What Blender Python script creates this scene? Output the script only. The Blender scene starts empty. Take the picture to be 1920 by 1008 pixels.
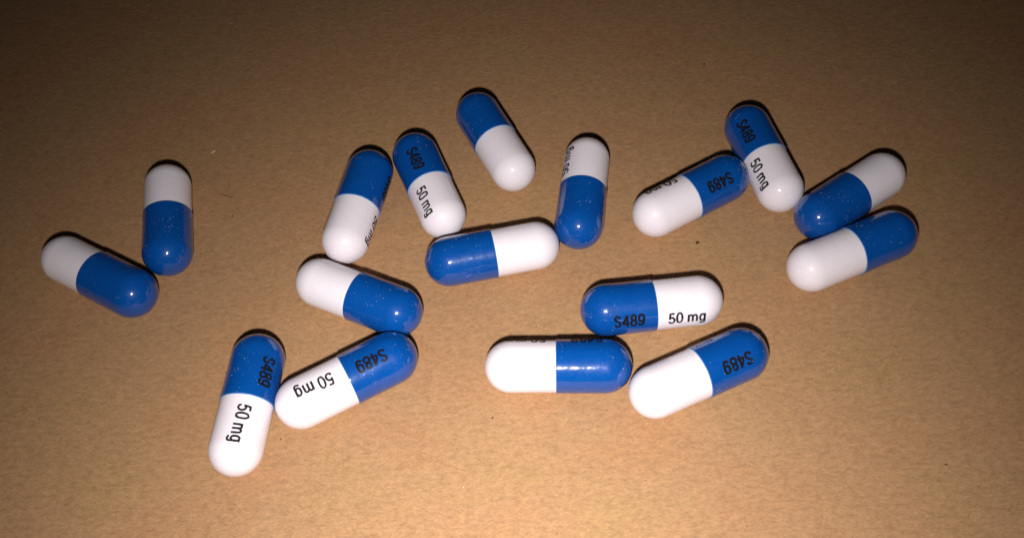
# Seventeen blue and white printed capsules scattered on brown paper, lit by a phone flash.
# 1 Blender unit = 1 centimetre.
import bpy, math, random
import numpy as np
from mathutils import Vector, Matrix, noise

scene = bpy.context.scene
scene.unit_settings.system = 'METRIC'
scene.unit_settings.scale_length = 0.01
COL = scene.collection

# ------------------------------------------------------------------ camera
R_ = Vector((0.99776314, -0.05521373, -0.03768509))
U_ = Vector((0.06684849, 0.82410563, 0.56247772))
F_ = Vector((0.0, 0.56373873, -0.82595318))
CAM = Vector((0.0, 0.0, 9.34266833))
cam_d = bpy.data.cameras.new('camera')
cam = bpy.data.objects.new('camera', cam_d)
COL.objects.link(cam)
m = Matrix.Identity(4)
for r in range(3):
    m[r][0], m[r][1], m[r][2], m[r][3] = R_[r], U_[r], -F_[r], CAM[r]
cam.matrix_world = m
cam_d.sensor_width = 36.0
cam_d.lens = 36.0 * 0.9263487
cam_d.clip_start = 0.1
cam_d.clip_end = 500.0
cam_d.dof.use_dof = True
cam_d.dof.focus_distance = 11.6
cam_d.dof.aperture_fstop = 1.5
scene.camera = cam

# ------------------------------------------------------------------ world: an almost dark room
w = bpy.data.worlds.new('World')
scene.world = w
w.use_nodes = True
bg = w.node_tree.nodes['Background']
bg.inputs[0].default_value = (1.0, 0.86, 0.74, 1)
bg.inputs[1].default_value = 0.006

# ------------------------------------------------------------------ the phone's flash, 1.2 cm below the lens
fl_d = bpy.data.lights.new('flash', 'SPOT')
fl_d.energy = 9350.0
fl_d.color = (1.0, 0.97, 0.95)
fl_d.spot_size = math.radians(150.0)
fl_d.spot_blend = 0.3
fl_d.shadow_soft_size = 0.20
# the flash lens throws a beam that thins out towards its edge: cosine of the off-axis angle to a power
fl_d.use_nodes = True
_nt = fl_d.node_tree
_em = _nt.nodes['Emission']
_tc = _nt.nodes.new('ShaderNodeTexCoord')
_sx = _nt.nodes.new('ShaderNodeSeparateXYZ')
_ab = _nt.nodes.new('ShaderNodeMath'); _ab.operation = 'ABSOLUTE'
_pw = _nt.nodes.new('ShaderNodeMath'); _pw.operation = 'POWER'; _pw.inputs[1].default_value = 7.6
_nt.links.new(_tc.outputs['Normal'], _sx.inputs[0])
_nt.links.new(_sx.outputs[2], _ab.inputs[0])
_nt.links.new(_ab.outputs[0], _pw.inputs[0])
_nt.links.new(_pw.outputs[0], _em.inputs['Strength'])
fl = bpy.data.objects.new('flash', fl_d)
COL.objects.link(fl)
fl.location = CAM - 0.30 * R_ - 1.15 * U_
aim = (F_ + math.tan(math.radians(2.1)) * R_ - math.tan(math.radians(9.8)) * U_).normalized()
fl.rotation_euler = aim.to_track_quat('-Z', 'Y').to_euler()

scene.view_settings.view_transform = 'Standard'
scene.view_settings.look = 'None'
scene.view_settings.exposure = 0.0
scene.view_settings.gamma = 1.0
scene.cycles.use_denoising = False
scene.cycles.max_bounces = 8
scene.cycles.sample_clamp_indirect = 2.0

# ------------------------------------------------------------------ helpers
def tag(o, label=None, cat=None, group=None, kind=None):
    if label: o['label'] = label
    if cat: o['category'] = cat
    if group: o['group'] = group
    if kind: o['kind'] = kind
    return o

def mesh_obj(name, verts, faces, mats, parent=None, smooth=True, mat_idx=None):
    me = bpy.data.meshes.new(name)
    me.from_pydata([tuple(v) for v in verts], [], faces)
    for mm in (mats if isinstance(mats, (list, tuple)) else [mats]):
        me.materials.append(mm)
    if mat_idx is not None:
        me.polygons.foreach_set('material_index', mat_idx)
    me.polygons.foreach_set('use_smooth', [smooth] * len(me.polygons))
    me.update()
    o = bpy.data.objects.new(name, me)
    COL.objects.link(o)
    if parent: o.parent = parent
    return o

def new_mat(name):
    mt = bpy.data.materials.new(name)
    mt.use_nodes = True
    nt = mt.node_tree
    return mt, nt, nt.nodes, nt.links, nt.nodes['Principled BSDF']

def tex_noise(nt, vec, scale, detail=3.0, rough=0.55):
    n = nt.nodes.new('ShaderNodeTexNoise')
    n.inputs['Scale'].default_value = scale
    n.inputs['Detail'].default_value = detail
    n.inputs['Roughness'].default_value = rough
    nt.links.new(vec, n.inputs['Vector'])
    return n

def mapping(nt, vec, scale=(1, 1, 1), rot=(0, 0, 0), loc=(0, 0, 0)):
    n = nt.nodes.new('ShaderNodeMapping')
    n.inputs['Scale'].default_value = scale
    n.inputs['Rotation'].default_value = rot
    n.inputs['Location'].default_value = loc
    nt.links.new(vec, n.inputs['Vector'])
    return n.outputs[0]

def ramp(nt, fac, stops):
    n = nt.nodes.new('ShaderNodeValToRGB')
    e = n.color_ramp.elements
    while len(e) < len(stops): e.new(0.5)
    for k, (p, c) in enumerate(stops):
        e[k].position = p
        e[k].color = (*c, 1) if len(c) == 3 else c
    nt.links.new(fac, n.inputs[0])
    return n.outputs[0]

def mix(nt, fac, a, b, mode='MIX'):
    n = nt.nodes.new('ShaderNodeMix')
    n.data_type = 'RGBA'
    n.blend_type = mode
    if isinstance(fac, (int, float)): n.inputs[0].default_value = fac
    else: nt.links.new(fac, n.inputs[0])
    for sock, v in ((6, a), (7, b)):
        if isinstance(v, tuple): n.inputs[sock].default_value = (*v, 1)
        else: nt.links.new(v, n.inputs[sock])
    return n.outputs[2]

def gray(v): return (v, v, v)

# ------------------------------------------------------------------ materials
PAPER = (0.395, 0.219, 0.107)
def paper_mat():
    mt, nt, N, L, bs = new_mat('brown_paper')
    tc = N.new('ShaderNodeTexCoord').outputs['Object']
    # broad mottling of the pulp: reddish against yellowish brown
    big = tex_noise(nt, mapping(nt, tc, (0.55, 0.8, 1)), 1.0, 4)
    col = ramp(nt, big.outputs[0], [(0.30, (PAPER[0] * 1.00, PAPER[1] * 0.93, PAPER[2] * 0.90)),
                                    (0.50, PAPER),
                                    (0.70, (PAPER[0] * 0.97, PAPER[1] * 1.01, PAPER[2] * 0.93))])
    # clouding at 2-3 mm
    cl = tex_noise(nt, mapping(nt, tc, (1.0, 1.35, 1), (0, 0, 0.06)), 4.2, 5, 0.6)
    col = mix(nt, 1.0, col, ramp(nt, cl.outputs[0], [(0.28, gray(0.92)), (0.5, gray(1.0)), (0.74, gray(1.05))]), 'MULTIPLY')
    # fibre grain, drawn out across the sheet
    f1 = tex_noise(nt, mapping(nt, tc, (0.50, 1.0, 1), (0, 0, 0.05)), 21.0, 4, 0.65)
    col = mix(nt, 1.0, col, ramp(nt, f1.outputs[0], [(0.28, gray(0.80)), (0.5, gray(1.0)), (0.75, gray(1.18))]), 'MULTIPLY')
    f2 = tex_noise(nt, mapping(nt, tc, (0.45, 1.0, 1), (0, 0, -0.35)), 56.0, 3, 0.65)
    col = mix(nt, 1.0, col, ramp(nt, f2.outputs[0], [(0.3, gray(0.84)), (0.5, gray(1.0)), (0.72, gray(1.15))]), 'MULTIPLY')
    # a few darker bits of bark in the pulp
    v = N.new('ShaderNodeTexVoronoi'); v.inputs['Scale'].default_value = 2.6
    L.new(mapping(nt, tc, (0.8, 1.0, 1)), v.inputs['Vector'])
    sep = N.new('ShaderNodeSeparateColor'); L.new(v.outputs['Color'], sep.inputs[0])
    thr = N.new('ShaderNodeMath'); thr.operation = 'MULTIPLY'; thr.inputs[1].default_value = 0.022
    L.new(sep.outputs[0], thr.inputs[0])
    lt = N.new('ShaderNodeMath'); lt.operation = 'LESS_THAN'
    L.new(v.outputs['Distance'], lt.inputs[0]); L.new(thr.outputs[0], lt.inputs[1])
    fm = N.new('ShaderNodeMath'); fm.operation = 'MULTIPLY'; fm.inputs[1].default_value = 0.55
    L.new(lt.outputs[0], fm.inputs[0])
    col = mix(nt, fm.outputs[0], col, (0.12, 0.055, 0.028))
    L.new(col, bs.inputs['Base Color'])
    bs.inputs['Roughness'].default_value = 0.72
    bs.inputs['Specular IOR Level'].default_value = 0.22
    b = N.new('ShaderNodeBump'); b.inputs['Strength'].default_value = 0.30; b.inputs['Distance'].default_value = 0.004
    ad = N.new('ShaderNodeMath'); ad.operation = 'ADD'
    L.new(f1.outputs[0], ad.inputs[0]); L.new(f2.outputs[0], ad.inputs[1])
    L.new(ad.outputs[0], b.inputs['Height'])
    b2 = N.new('ShaderNodeBump'); b2.inputs['Strength'].default_value = 0.5; b2.inputs['Distance'].default_value = 0.02
    wv = tex_noise(nt, mapping(nt, tc, (0.6, 1.0, 1)), 1.6, 3)
    L.new(wv.outputs[0], b2.inputs['Height']); L.new(b.outputs[0], b2.inputs['Normal'])
    L.new(b2.outputs[0], bs.inputs['Normal'])
    return mt

def flat_mat(name, c, rough=0.7, spec=0.3):
    mt, nt, N, L, bs = new_mat(name)
    tc = N.new('ShaderNodeTexCoord').outputs['Object']
    n = tex_noise(nt, tc, 30.0, 2)
    L.new(mix(nt, 1.0, c, ramp(nt, n.outputs[0], [(0.3, gray(0.85)), (0.7, gray(1.12))]), 'MULTIPLY'), bs.inputs['Base Color'])
    bs.inputs['Roughness'].default_value = rough
    bs.inputs['Specular IOR Level'].default_value = spec
    return mt

def shell_mat(name, c, rough, spec, bump, sss, mottle, coat=0.0):
    """glossy gelatin shell with a slightly uneven, dusty skin"""
    mt, nt, N, L, bs = new_mat(name)
    tc = N.new('ShaderNodeTexCoord').outputs['Object']
    oi = N.new('ShaderNodeObjectInfo')
    off = N.new('ShaderNodeVectorMath'); off.operation = 'ADD'
    sc = N.new('ShaderNodeMath'); sc.operation = 'MULTIPLY'; sc.inputs[1].default_value = 40.0
    L.new(oi.outputs['Random'], sc.inputs[0])
    L.new(tc, off.inputs[0]); L.new(sc.outputs[0], off.inputs[1])
    vec = off.outputs[0]
    n = tex_noise(nt, vec, 5.0, 3)
    L.new(mix(nt, 1.0, c, ramp(nt, n.outputs[0], [(0.3, gray(1 - mottle)), (0.7, gray(1 + mottle))]), 'MULTIPLY'), bs.inputs['Base Color'])
    rn = tex_noise(nt, vec, 22.0, 4, 0.6)
    mr = N.new('ShaderNodeMapRange'); mr.inputs['To Min'].default_value = rough * 0.6; mr.inputs['To Max'].default_value = rough * 1.5
    mr.inputs['From Min'].default_value = 0.3; mr.inputs['From Max'].default_value = 0.7
    L.new(rn.outputs[0], mr.inputs[0]); L.new(mr.outputs[0], bs.inputs['Roughness'])
    bs.inputs['Specular IOR Level'].default_value = spec
    bs.inputs['IOR'].default_value = 1.5
    if sss:
        bs.inputs['Subsurface Weight'].default_value = sss
        bs.inputs['Subsurface Radius'].default_value = (1.0, 0.75, 0.6)
        bs.inputs['Subsurface Scale'].default_value = 0.03
    bn = tex_noise(nt, vec, 7.0, 2, 0.4)
    b = N.new('ShaderNodeBump'); b.inputs['Strength'].default_value = bump; b.inputs['Distance'].default_value = 0.009
    L.new(bn.outputs[0], b.inputs['Height'])
    fn = tex_noise(nt, vec, 70.0, 2, 0.5)
    b2 = N.new('ShaderNodeBump'); b2.inputs['Strength'].default_value = bump * 0.35; b2.inputs['Distance'].default_value = 0.0006
    L.new(fn.outputs[0], b2.inputs['Height']); L.new(b.outputs[0], b2.inputs['Normal'])
    L.new(b2.outputs[0], bs.inputs['Normal'])
    if coat:                                          # the polished skin, streaked along the barrel
        bs.inputs['Coat Weight'].default_value = coat
        cr = N.new('ShaderNodeMapRange'); cr.inputs['To Min'].default_value = 0.06; cr.inputs['To Max'].default_value = 0.12
        cr.inputs['From Min'].default_value = 0.35; cr.inputs['From Max'].default_value = 0.65
        L.new(rn.outputs[0], cr.inputs[0]); L.new(cr.outputs[0], bs.inputs['Coat Roughness'])
        bs.inputs['Coat IOR'].default_value = 1.62
        L.new(b2.outputs[0], bs.inputs['Coat Normal'])
    return mt

M_PAPER = paper_mat()
M_BLUE = shell_mat('blue_gelatin', (0.0014, 0.069, 0.318), 0.36, 0.10, 0.6, 0.0, 0.05, 1.0)
M_RIM = shell_mat('blue_rim', (0.08, 0.21, 0.47), 0.3, 0.4, 0.1, 0.0, 0.03)
M_WHITE = shell_mat('white_gelatin', (0.875, 0.80, 0.85), 0.45, 0.25, 0.12, 0.15, 0.012, 0.55)
M_INK = flat_mat('black_ink', (0.011, 0.010, 0.014), 0.35, 0.10)
M_INK_SOFT = flat_mat('dark_ink', (0.026, 0.021, 0.026), 0.4, 0.15)
M_POWDER = flat_mat('white_powder', (0.50, 0.56, 0.66), 0.6, 0.4)
M_FIB_L = flat_mat('pale_fibre', (0.56, 0.37, 0.22), 0.6, 0.3)
M_FIB_M = flat_mat('tan_fibre', (0.41, 0.232, 0.114), 0.6, 0.3)
M_FIB_D = flat_mat('dark_fibre', (0.24, 0.120, 0.054), 0.7, 0.2)
M_HAIR = flat_mat('blackish_fibre', (0.045, 0.022, 0.012), 0.7, 0.2)
M_CRUMB = flat_mat('brown_crumb', (0.085, 0.045, 0.012), 0.7, 0.2)
M_LINT = flat_mat('white_lint', (0.75, 0.68, 0.58), 0.6, 0.3)

# ------------------------------------------------------------------ the paper
def table_point(u, v, z=0.0):
    """where a spot on the paper lies (measured on the 1920 x 1008 photograph when the scene was surveyed)"""
    f = 0.9263487 * 1920
    d = F_ + ((u - 960) / f) * R_ - ((v - 504) / f) * U_
    return CAM + d * ((z - CAM.z) / d.z)

def build_paper():
    S, n, T = 26.0, 40, 0.05
    verts, faces = [], []
    for j in range(n + 1):
        for i in range(n + 1):
            verts.append((-S + 2 * S * i / n, -S + 2 * S * j / n, 0.0))
    for j in range(n):
        for i in range(n):
            a = j * (n + 1) + i
            faces.append((a, a + 1, a + n + 2, a + n + 1))
    k = len(verts)                                   # underside and edges: a sheet of card 0.5 mm thick
    verts += [(-S, -S, -T), (S, -S, -T), (S, S, -T), (-S, S, -T)]
    c = (0, n, (n + 1) * (n + 1) - 1, (n + 1) * n)
    faces += [(k + 3, k + 2, k + 1, k)]
    for q in range(4):
        faces.append((c[q], k + q, k + (q + 1) % 4, c[(q + 1) % 4]))
    o = mesh_obj('paper', verts, faces, M_PAPER, smooth=False)
    o.location = (0, 8.0, 0)
    return tag(o, 'brown kraft paper sheet the capsules lie on', kind='structure')
paper = build_paper()

def strand_mesh(name, specs, mats, parent, sides=3):
    """specs: (x, y, z, heading, length, radius, bend, material index); each a thin tapered curved fibre lying on the sheet"""
    sp = np.array(specs, float)
    n = len(sp)
    K = 4                                            # rings
    t = np.linspace(-0.5, 0.5, K)
    head = sp[:, 3][:, None] + sp[:, 6][:, None] * t[None]
    seg = sp[:, 4][:, None] / (K - 1)
    px = np.cumsum(np.cos(head) * seg, 1); px -= px.mean(1, keepdims=True)
    py = np.cumsum(np.sin(head) * seg, 1); py -= py.mean(1, keepdims=True)
    taper = np.array([0.45, 1.0, 1.0, 0.45])
    V = np.zeros((n, K, sides, 3))
    for s in range(sides):
        a = 2 * math.pi * s / sides + math.pi / 2
        rr = sp[:, 5][:, None] * taper[None]
        V[:, :, s, 0] = sp[:, 0][:, None] + px - np.sin(head) * rr * math.cos(a)
        V[:, :, s, 1] = sp[:, 1][:, None] + py + np.cos(head) * rr * math.cos(a)
        V[:, :, s, 2] = sp[:, 2][:, None] + rr * math.sin(a)
    F = []
    for k in range(K - 1):
        for s in range(sides):
            F.append((k * sides + s, k * sides + (s + 1) % sides, (k + 1) * sides + (s + 1) % sides, (k + 1) * sides + s))
    F = np.array(F)
    faces = (F[None] + (np.arange(n) * K * sides)[:, None, None]).reshape(-1, 4)
    me = bpy.data.meshes.new(name)
    nv, nf = n * K * sides, len(faces)
    me.vertices.add(nv); me.vertices.foreach_set('co', V.reshape(-1))
    me.loops.add(nf * 4); me.loops.foreach_set('vertex_index', faces.reshape(-1).astype(np.int32))
    me.polygons.add(nf)
    me.polygons.foreach_set('loop_start', (np.arange(nf) * 4).astype(np.int32))
    me.polygons.foreach_set('material_index', np.repeat(sp[:, 7].astype(np.int32), len(F)))
    me.polygons.foreach_set('use_smooth', np.ones(nf, bool))
    for mm in mats: me.materials.append(mm)
    me.update(calc_edges=True)
    o = bpy.data.objects.new(name, me)
    COL.objects.link(o)
    if parent is not None:
        o.parent = parent
        o.matrix_parent_inverse = parent.matrix_basis.inverted()
    return o

def scatter_fibres(n, seed):
    rg = np.random.RandomState(seed)
    y = 2.0 + 11.5 * rg.rand(n)
    x = (rg.rand(n) * 2 - 1) * (5.0 + 0.42 * (y - 1))
    kind = rg.rand(n)
    mi = np.where(kind < 0.42, 0, np.where(kind < 0.75, 1, 2))
    rad = np.where(mi == 0, 0.0011, 0.0012) * (0.6 + 0.9 * rg.rand(n))
    ln = 0.03 + 0.11 * rg.rand(n) ** 1.6
    head = rg.normal(0, 0.42, n)
    head = np.where(rg.rand(n) < 0.2, rg.rand(n) * math.pi, head)
    return np.c_[x, y, rad * (0.15 + 0.5 * rg.rand(n)), head, ln, rad, rg.normal(0, 0.8, n), mi]
fib = strand_mesh('surface_fibre', scatter_fibres(26000, 5), [M_FIB_L, M_FIB_M, M_FIB_D], paper)
tag(fib, kind='stuff')

# ------------------------------------------------------------------ lettering: strokes of uniform width, cap height 1
def ell(cx, cy, rx, ry, n=26, a0=90.0, a1=450.0):
    out = []
    for k in range(n + 1):
        a = math.radians(a0 + (a1 - a0) * k / n)
        c, s = math.cos(a), math.sin(a)
        p = 2.4
        r = (abs(c) ** p + abs(s) ** p) ** (-1 / p)
        out.append((cx + rx * c * r, cy + ry * s * r))
    return out
def spline(P, n=5):
    out = []
    for i in range(len(P) - 1):
        p0, p1, p2, p3 = P[max(i - 1, 0)], P[i], P[i + 1], P[min(i + 2, len(P) - 1)]
        for k in range(n):
            t = k / n
            out.append(tuple(0.5 * (2 * p1[c] + (p2[c] - p0[c]) * t + (2 * p0[c] - 5 * p1[c] + 4 * p2[c] - p3[c]) * t * t
                                    + (3 * p1[c] - p0[c] - 3 * p2[c] + p3[c]) * t ** 3) for c in (0, 1)))
    return out + [P[-1]]
def line(*P, step=0.08):
    out = [P[0]]
    for a, b in zip(P, P[1:]):
        n = max(1, int(math.dist(a, b) / step))
        out += [(a[0] + (b[0] - a[0]) * k / n, a[1] + (b[1] - a[1]) * k / n) for k in range(1, n + 1)]
    return out
GLYPH = {
    'S': (0.60, [spline([(.45, .73), (.41, .86), (.27, .93), (.13, .87), (.09, .74), (.14, .61), (.27, .53), (.41, .44), (.47, .28), (.41, .13), (.27, .07), (.12, .13), (.07, .28)])]),
    '4': (0.60, [line((.38, .97), (.05, .30)), line((.02, .29), (.54, .29)), line((.38, .99), (.38, .0))]),
    '8': (0.60, [ell(.27, .73, .165, .20), ell(.27, .28, .20, .21)]),
    '9': (0.60, [ell(.27, .66, .19, .27), spline([(.46, .70), (.46, .50), (.44, .30), (.37, .13), (.25, .07), (.12, .12), (.08, .24)])]),
    '5': (0.60, [line((.47, .925), (.13, .925)), line((.15, .97), (.10, .46)), spline([(.085, .47), (.17, .58), (.29, .60), (.41, .52), (.47, .33), (.41, .15), (.27, .07), (.13, .12), (.07, .26)])]),
    '0': (0.60, [ell(.27, .50, .20, .43)]),
    ' ': (0.27, []),
    'm': (0.88, [line((.08, .72), (.08, .0)), spline([(.08, .48), (.14, .62), (.25, .66), (.35, .60), (.385, .46), (.39, .23), (.39, .0)]),
                 spline([(.39, .48), (.45, .62), (.56, .66), (.67, .60), (.70, .46), (.71, .23), (.71, .0)])]),
    'g': (0.56, [ell(.25, .36, .175, .295), spline([(.43, .72), (.43, .4), (.43, .05), (.41, -.12), (.28, -.21), (.14, -.17), (.08, -.09)])]),
}
def lettering(text, R, cx, phi, parent, ink, height=0.146, width=0.160, seed=0):
    """flat black print wrapped round a shell of radius R, centred at cx along the axis and phi round it"""
    rg = random.Random(seed)
    total = sum(GLYPH[c][0] for c in text) - 0.06
    x0 = -total / 2
    verts, faces = [], []
    lay = 0
    for ch in text:
        adv, strokes = GLYPH[ch]
        jx, jy = rg.uniform(-.012, .012), rg.uniform(-.015, .015)
        for pts in strokes:
            closed = math.dist(pts[0], pts[-1]) < 1e-6
            r = R + 0.0012 + 0.00025 * (lay % 4); lay += 1
            n = len(pts)
            base = len(verts)
            for k, (px, py) in enumerate(pts):
                a = pts[k - 1] if k else (pts[-2] if closed else pts[0])
                b = pts[k + 1] if k < n - 1 else (pts[1] if closed else pts[-1])
                tx, ty = b[0] - a[0], b[1] - a[1]
                l = math.hypot(tx, ty) or 1.0
                nx, ny = -ty / l, tx / l
                hw = width * 0.5 * (1 + rg.uniform(-.13, .13))
                for s in (1, 0, -1):
                    gx, gy = px + nx * hw * s + jx, py + ny * hw * s + jy
                    X = cx + (x0 + gx) * height
                    A = (gy - 0.47) * height / R
                    verts.append((X, math.sin(A) * r, math.cos(A) * r))
                if k:
                    i = base + 3 * (k - 1)
                    faces += [(i, i + 1, i + 4, i + 3), (i + 1, i + 2, i + 5, i + 4)]
        x0 += adv
    o = mesh_obj('lettering', verts, faces, ink, parent)
    o.rotation_euler.x = -phi
    return o

# ------------------------------------------------------------------ capsules
RC, RB, LEN, SEAM = 0.2915, 0.2820, 1.6044, 0.8328     # cap radius, body radius, length, cap length
def lathe(profile, seg, bumps, seed, mats, name, parent, idx=None):
    verts, faces, mi = [], [], []
    sd = Vector((seed * 3.17, seed * 1.31, seed * 7.7))
    for q, (x, r) in enumerate(profile):
        for s in range(seg):
            a = 2 * math.pi * s / seg
            v = Vector((x, r * math.cos(a), r * math.sin(a)))
            d = noise.noise(v * 3.2 + sd) * bumps * min(1.0, r / 0.1)
            k = 1 + d / max(r, 0.05)
            verts.append((x, v.y * k, v.z * k))
    for q in range(len(profile) - 1):
        for s in range(seg):
            a, b = q * seg + s, q * seg + (s + 1) % seg
            faces.append((b, a, a + seg, b + seg)); mi.append(idx[q] if idx else 0)
    for q, flip in ((0, False), (len(profile) - 1, True)):
        ring = [q * seg + s for s in range(seg)]
        faces.append(tuple(ring if not flip else ring[::-1])); mi.append(0)
    return mesh_obj(name, verts, faces, mats, parent, True, mi)

def powder(n, x0, R, rim, parent, seed, phi_view, sc=1.0, sigma=0.75):
    """loose white grains clinging to a shell"""
    rg = random.Random(seed)
    verts, faces = [], []
    cl = [(rg.uniform(0.05, rim - 0.03), phi_view + rg.gauss(0, 0.6)) for _ in range(5)]
    for k in range(n):
        if rg.random() < 0.6:
            cx, cp = rg.choice(cl)
            x, p = cx + rg.gauss(0, 0.045), cp + rg.gauss(0, 0.15)
        else:
            x, p = rg.uniform(0.01, rim - 0.01), phi_view + rg.gauss(0, sigma)
        x = min(max(x, 0.012), rim - 0.008)
        if x < R:                                     # on the dome
            rr = math.sqrt(max(R * R - (R - x) ** 2, 1e-6)); nx = (x - R) / R; nr = rr / R
        else:
            rr, nx, nr = R, 0.0, 1.0
        g = sc * (0.0013 + 0.0036 * rg.random() ** 4)
        c = Vector((x0 + x + nx * g * .4, math.sin(p) * (rr + nr * g * .4), math.cos(p) * (rr + nr * g * .4)))
        b = len(verts)
        for d in ((1, 0, 0), (-1, 0, 0), (0, 1, 0), (0, -1, 0), (0, 0, 1), (0, 0, -1)):
            verts.append(c + Vector(d) * g * rg.uniform(.6, 1.3))
        faces += [tuple(b + i for i in f) for f in ((0, 2, 4), (2, 1, 4), (1, 3, 4), (3, 0, 4), (2, 0, 5), (1, 2, 5), (3, 1, 5), (0, 3, 5))]
    o = mesh_obj('powder', verts, faces, M_POWDER, parent, False)
    return tag(o, kind='stuff')

def make_capsule(x, y, th, dL, ds, label, code=None, dose=None, grains=30, seed=1):
    L, cap_len = LEN + dL, SEAM + ds
    hc, hb = L / 2 - RC, L / 2 - RB
    beta = math.asin((RC - RB) / (hc + hb))
    z0 = RC - hc * math.sin(beta)
    root = bpy.data.objects.new('capsule', None)
    COL.objects.link(root)
    root.empty_display_size = 0.3
    root.location = (x - math.cos(th) * z0 * math.sin(beta), y - math.sin(th) * z0 * math.sin(beta), 0)
    root.rotation_euler = (0, beta, th)
    tag(root, label, 'capsule', 'blue and white capsules scattered on the paper')
    tip, end = -L / 2, L / 2
    # which way round the axis the camera looks from, for the dust
    cdir = Matrix.Rotation(-th, 3, 'Z') @ (CAM - Vector((x, y, .3)))
    view = math.atan2(cdir.y, cdir.z)
    # cap: dome, slightly drawn-in barrel, rounded rim, step down to the body
    prof, idx = [], []
    for k in range(22):
        a = math.radians(0.8 + 89.2 * k / 21)
        prof.append((tip + RC * (1 - math.cos(a)), RC * math.sin(a)))
    xr = tip + cap_len
    for f in (0.2, 0.4, 0.6, 0.8):
        prof.append((prof[21][0] + (xr - 0.012 - prof[21][0]) * f, RC - 0.0012 * math.sin(f * math.pi)))
    prof += [(xr - 0.012, RC), (xr - 0.0065, RC), (xr - 0.003, RC - 0.001), (xr - 0.0006, RC - 0.0032), (xr, RC - 0.006), (xr, RB - 0.004)]
    idx = [0] * len(prof)
    for q in range(len(prof) - 6, len(prof)): idx[q] = 1
    idx[len(prof) - 6] = 0
    cap = lathe(prof, 96, 0.0022, seed, [M_BLUE, M_RIM], 'cap', root, idx)
    cap.location = (0, 0, z0)
    # body: barrel emerging from the cap and its dome
    prof = [(xr - 0.06, RB - 0.001), (xr - 0.03, RB)]
    for f in (0.0, 0.1, 0.25, 0.5, 0.75, 1.0):
        prof.append((xr + 0.002 + (end - RB - xr - 0.002) * f, RB - 0.001 * math.sin(f * math.pi)))
    for k in range(1, 22):
        a = math.radians(89.2 * k / 21)
        prof.append((end - RB + RB * math.sin(a), RB * math.cos(a)))
    body = lathe(prof, 96, 0.0016, seed + 50, M_WHITE, 'body', root)
    body.location = (0, 0, z0)
    if code is not None:
        lettering('S489', RC, xr + code[0], math.radians(code[1]), cap, M_INK, seed=seed, width=0.185)
    if dose is not None:
        lettering('50 mg', RB, xr + dose[0], math.radians(dose[1]), body, M_INK_SOFT, seed=seed + 9)
    powder(grains, tip, RC, cap_len, cap, seed + 3, view)
    return root

CAPS = [
 # x, y, heading (cap to body), extra length, extra cap; label; code (along, round); dose; grains
 (-4.8379, 6.4698, 2.5854, 0.0015, 0.0235, 'unprinted capsule at far left lying slantwise, white end up, clean blue end at lower right', None, None, 26),
 (-4.1495, 7.2573, 1.7164, -0.0004, 0.0199, 'upright capsule with unprinted white end on top, dusty blue end below, near the left edge', None, None, 120),
 (-1.8253, 7.2676, -1.8173, 0.0133, 0.0298, 'capsule leaning right, blue end on top, print wrapping round its right edge', (-.348, 88), (.302, 90), 40),
 (-0.9581, 7.5220, -1.2451, -0.0146, 0.0203, 'blue-topped capsule printed S489 and 50 mg, white end against a level capsule', (-.285, -13), (.345, -34), 36),
 (-0.1077, 8.1632, -1.1705, -0.0097, -0.0096, 'unprinted capsule lying alone, blue end on top, farthest back of all', None, None, 50),
 (0.9235, 7.2414, 1.3784, -0.0007, -0.0057, 'upright capsule, white end on top with print along its left edge, blue below', None, (.30, 57), 80),
 (-0.2180, 6.4163, 0.1469, -0.0085, -0.0137, 'unprinted nearly level capsule, blue end left, touching the bottoms of two blue-and-white capsules', None, None, 80),
 (-1.7699, 5.9352, 2.6608, -0.0198, -0.0091, 'unprinted capsule sloping down right, its blue end resting on a printed blue end', None, None, 90),
 (-2.9114, 4.6833, -1.6933, 0.0094, 0.0020, 'nearest capsule, S489 on blue top and 50 mg on white bottom end', (-.305, 44), (.318, 16), 100),
 (-1.8512, 4.8788, -2.6890, 0.0192, -0.0276, 'slanted capsule with S489 and 50 mg both upside down in full view', (-.295, 15), (.342, 9), 60),
 (0.4272, 4.8729, -3.2177, -0.0129, -0.0120, 'level capsule with white left end, print nearly hidden along its far edge', (-.335, -47), (.31, -52), 40),
 (1.9130, 4.6807, -2.7814, 0.0120, -0.0199, 'slanted capsule showing only an upside-down S489 on blue, white end blank', (-.345, 34), None, 60),
 (1.5290, 5.5636, 0.0473, 0.0007, -0.0113, 'level capsule reading S489 on its blue left half and 50 mg on white', (-.318, -62), (.318, -69), 60),
 (2.2147, 7.0730, -2.6792, -0.0204, -0.0028, 'slanted capsule with upside-down S489, its 50 mg cut off along the upper edge', (-.318, 33), (.302, -36), 80),
 (3.1979, 7.5939, -1.3772, -0.0071, 0.0035, 'blue-topped capsule printed S489 and 50 mg with another blue end leaning on its side', (-.312, -34), (.312, -51), 36),
 (4.1039, 6.9110, 0.5484, 0.0007, 0.0127, 'unprinted capsule at right, white end pointing up right, very dusty blue end', None, None, 150),
 (3.9213, 6.1131, -2.7987, 0.0374, -0.0001, 'unprinted capsule at right, blue end pointing up right, white end at lower left', None, None, 60),
]
for k, (x, y, th, dL, ds, label, code, dose, gr) in enumerate(CAPS):
    make_capsule(x, y, th, dL, ds, label, code, dose, gr, seed=k + 1)

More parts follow.
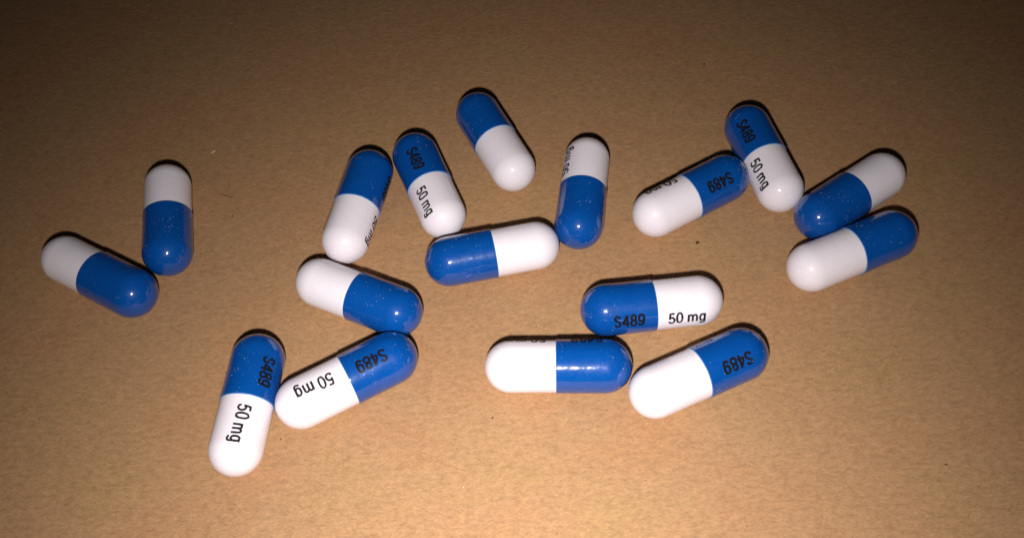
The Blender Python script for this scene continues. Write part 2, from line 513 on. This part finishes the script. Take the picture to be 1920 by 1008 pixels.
# ------------------------------------------------------------------ bits lying on or in the paper
p = table_point(425, 367)
o = strand_mesh('dark_fibre', [(0, 0, 0.002, -0.50, 0.19, 0.0042, 0.45, 0)], [M_HAIR], None, 6)
o.location = p
tag(o, 'short dark curved fibre on bare paper right of the far-left upright capsule', 'fibre')
p = table_point(436, 405)
o = strand_mesh('dark_fibre', [(0, 0, 0.002, 1.35, 0.075, 0.0035, 0.3, 0)], [M_HAIR], None, 6)
o.location = p
tag(o, 'tiny dark fibre standing just below the longer curved one', 'fibre')
p = table_point(400, 285)
o = strand_mesh('pale_lint', [(0, 0, 0.003, 0.45, 0.07, 0.0055, 0.5, 0)], [M_LINT], None, 6)
o.location = p
tag(o, 'pale fleck of lint on paper up right of the far-left upright capsule', 'lint')

def crumb(u, v, size, mat, seed, name, label, cat, stretch=1.5, head=0.6):
    rg = random.Random(seed)
    verts, faces = [], []
    for q in range(2):
        cx, cy = (rg.uniform(-.7, .7) * size, rg.uniform(-.5, .5) * size) if q else (0, 0)
        s = size * (1 if not q else .55)
        n, b = 8, len(verts)
        for ring, (zz, rr) in enumerate(((0.0, .9), (.35, 1.0), (.65, .6))):
            for k in range(n):
                a = 2 * math.pi * k / n
                f = rr * s * rg.uniform(.7, 1.25)
                X, Y = f * math.cos(a) * stretch, f * math.sin(a)
                verts.append((cx + X * math.cos(head) - Y * math.sin(head), cy + X * math.sin(head) + Y * math.cos(head), zz * s))
        for ring in range(2):
            for k in range(n):
                a0, a1 = b + ring * n + k, b + ring * n + (k + 1) % n
                faces.append((a0, a1, a1 + n, a0 + n))
        faces.append(tuple(b + 2 * n + k for k in range(n)))
        faces.append(tuple(b + k for k in range(n))[::-1])
    o = mesh_obj(name, verts, faces, mat, None, False)
    o.location = table_point(u, v)
    return tag(o, label, cat)
crumb(1308, 455, 0.019, M_CRUMB, 3, 'crumb', 'dark brown crumb on bare paper below the slanted capsule with cut-off 50 mg', 'crumb')
crumb(923, 783, 0.011, M_CRUMB, 4, 'crumb', 'tiny dark crumb on paper below the level capsule with white left end', 'crumb', 1.1)
crumb(1320, 121, 0.013, M_CRUMB, 5, 'crumb', 'tiny dark crumb on the dim paper above all the capsules', 'crumb', 1.3)

# dark bits pressed into the pulp, too many and too small to pick apart
rg = random.Random(8)
sp = []
for (u, v, s) in ((653, 211, .9), (1376, 651, .6), (1774, 870, 1.2), (527, 822, 1.0), (1845, 213, 1.0), (1377, 481, .9), (1253, 507, .8), (90, 285, .9),
                  (542, 372, .9), (565, 448, .9), (1540, 320, .7), (1290, 70, .8), (250, 40, .7), (74, 785, .7), (1855, 320, .6), (705, 60, .6), (1680, 650, .6),
                  (870, 880, .6), (330, 960, .7), (1210, 900, .6), (620, 930, .5), (1500, 760, .6)):
    q = table_point(u, v)
    sp.append((q.x, q.y, 0.0005, rg.uniform(0, 3.1), 0.026 * s * rg.uniform(.8, 1.3), 0.0052 * s, rg.gauss(0, .6), 0))
for (u, v) in ((1006, 612), (1010, 604), (1013, 614), (1018, 605), (1021, 612), (1026, 604), (1031, 607), (1001, 606), (1037, 605), (1014, 609)):
    q = table_point(u + rg.uniform(-1, 1), v + rg.uniform(-1, 1))
    sp.append((q.x, q.y, -0.0016, rg.choice((0.1, 1.2)), 0.04, 0.0036, 0.1, 1))
bits = strand_mesh('pulp_fleck', sp, [M_HAIR, M_FIB_D], paper, 6)
tag(bits, kind='stuff')
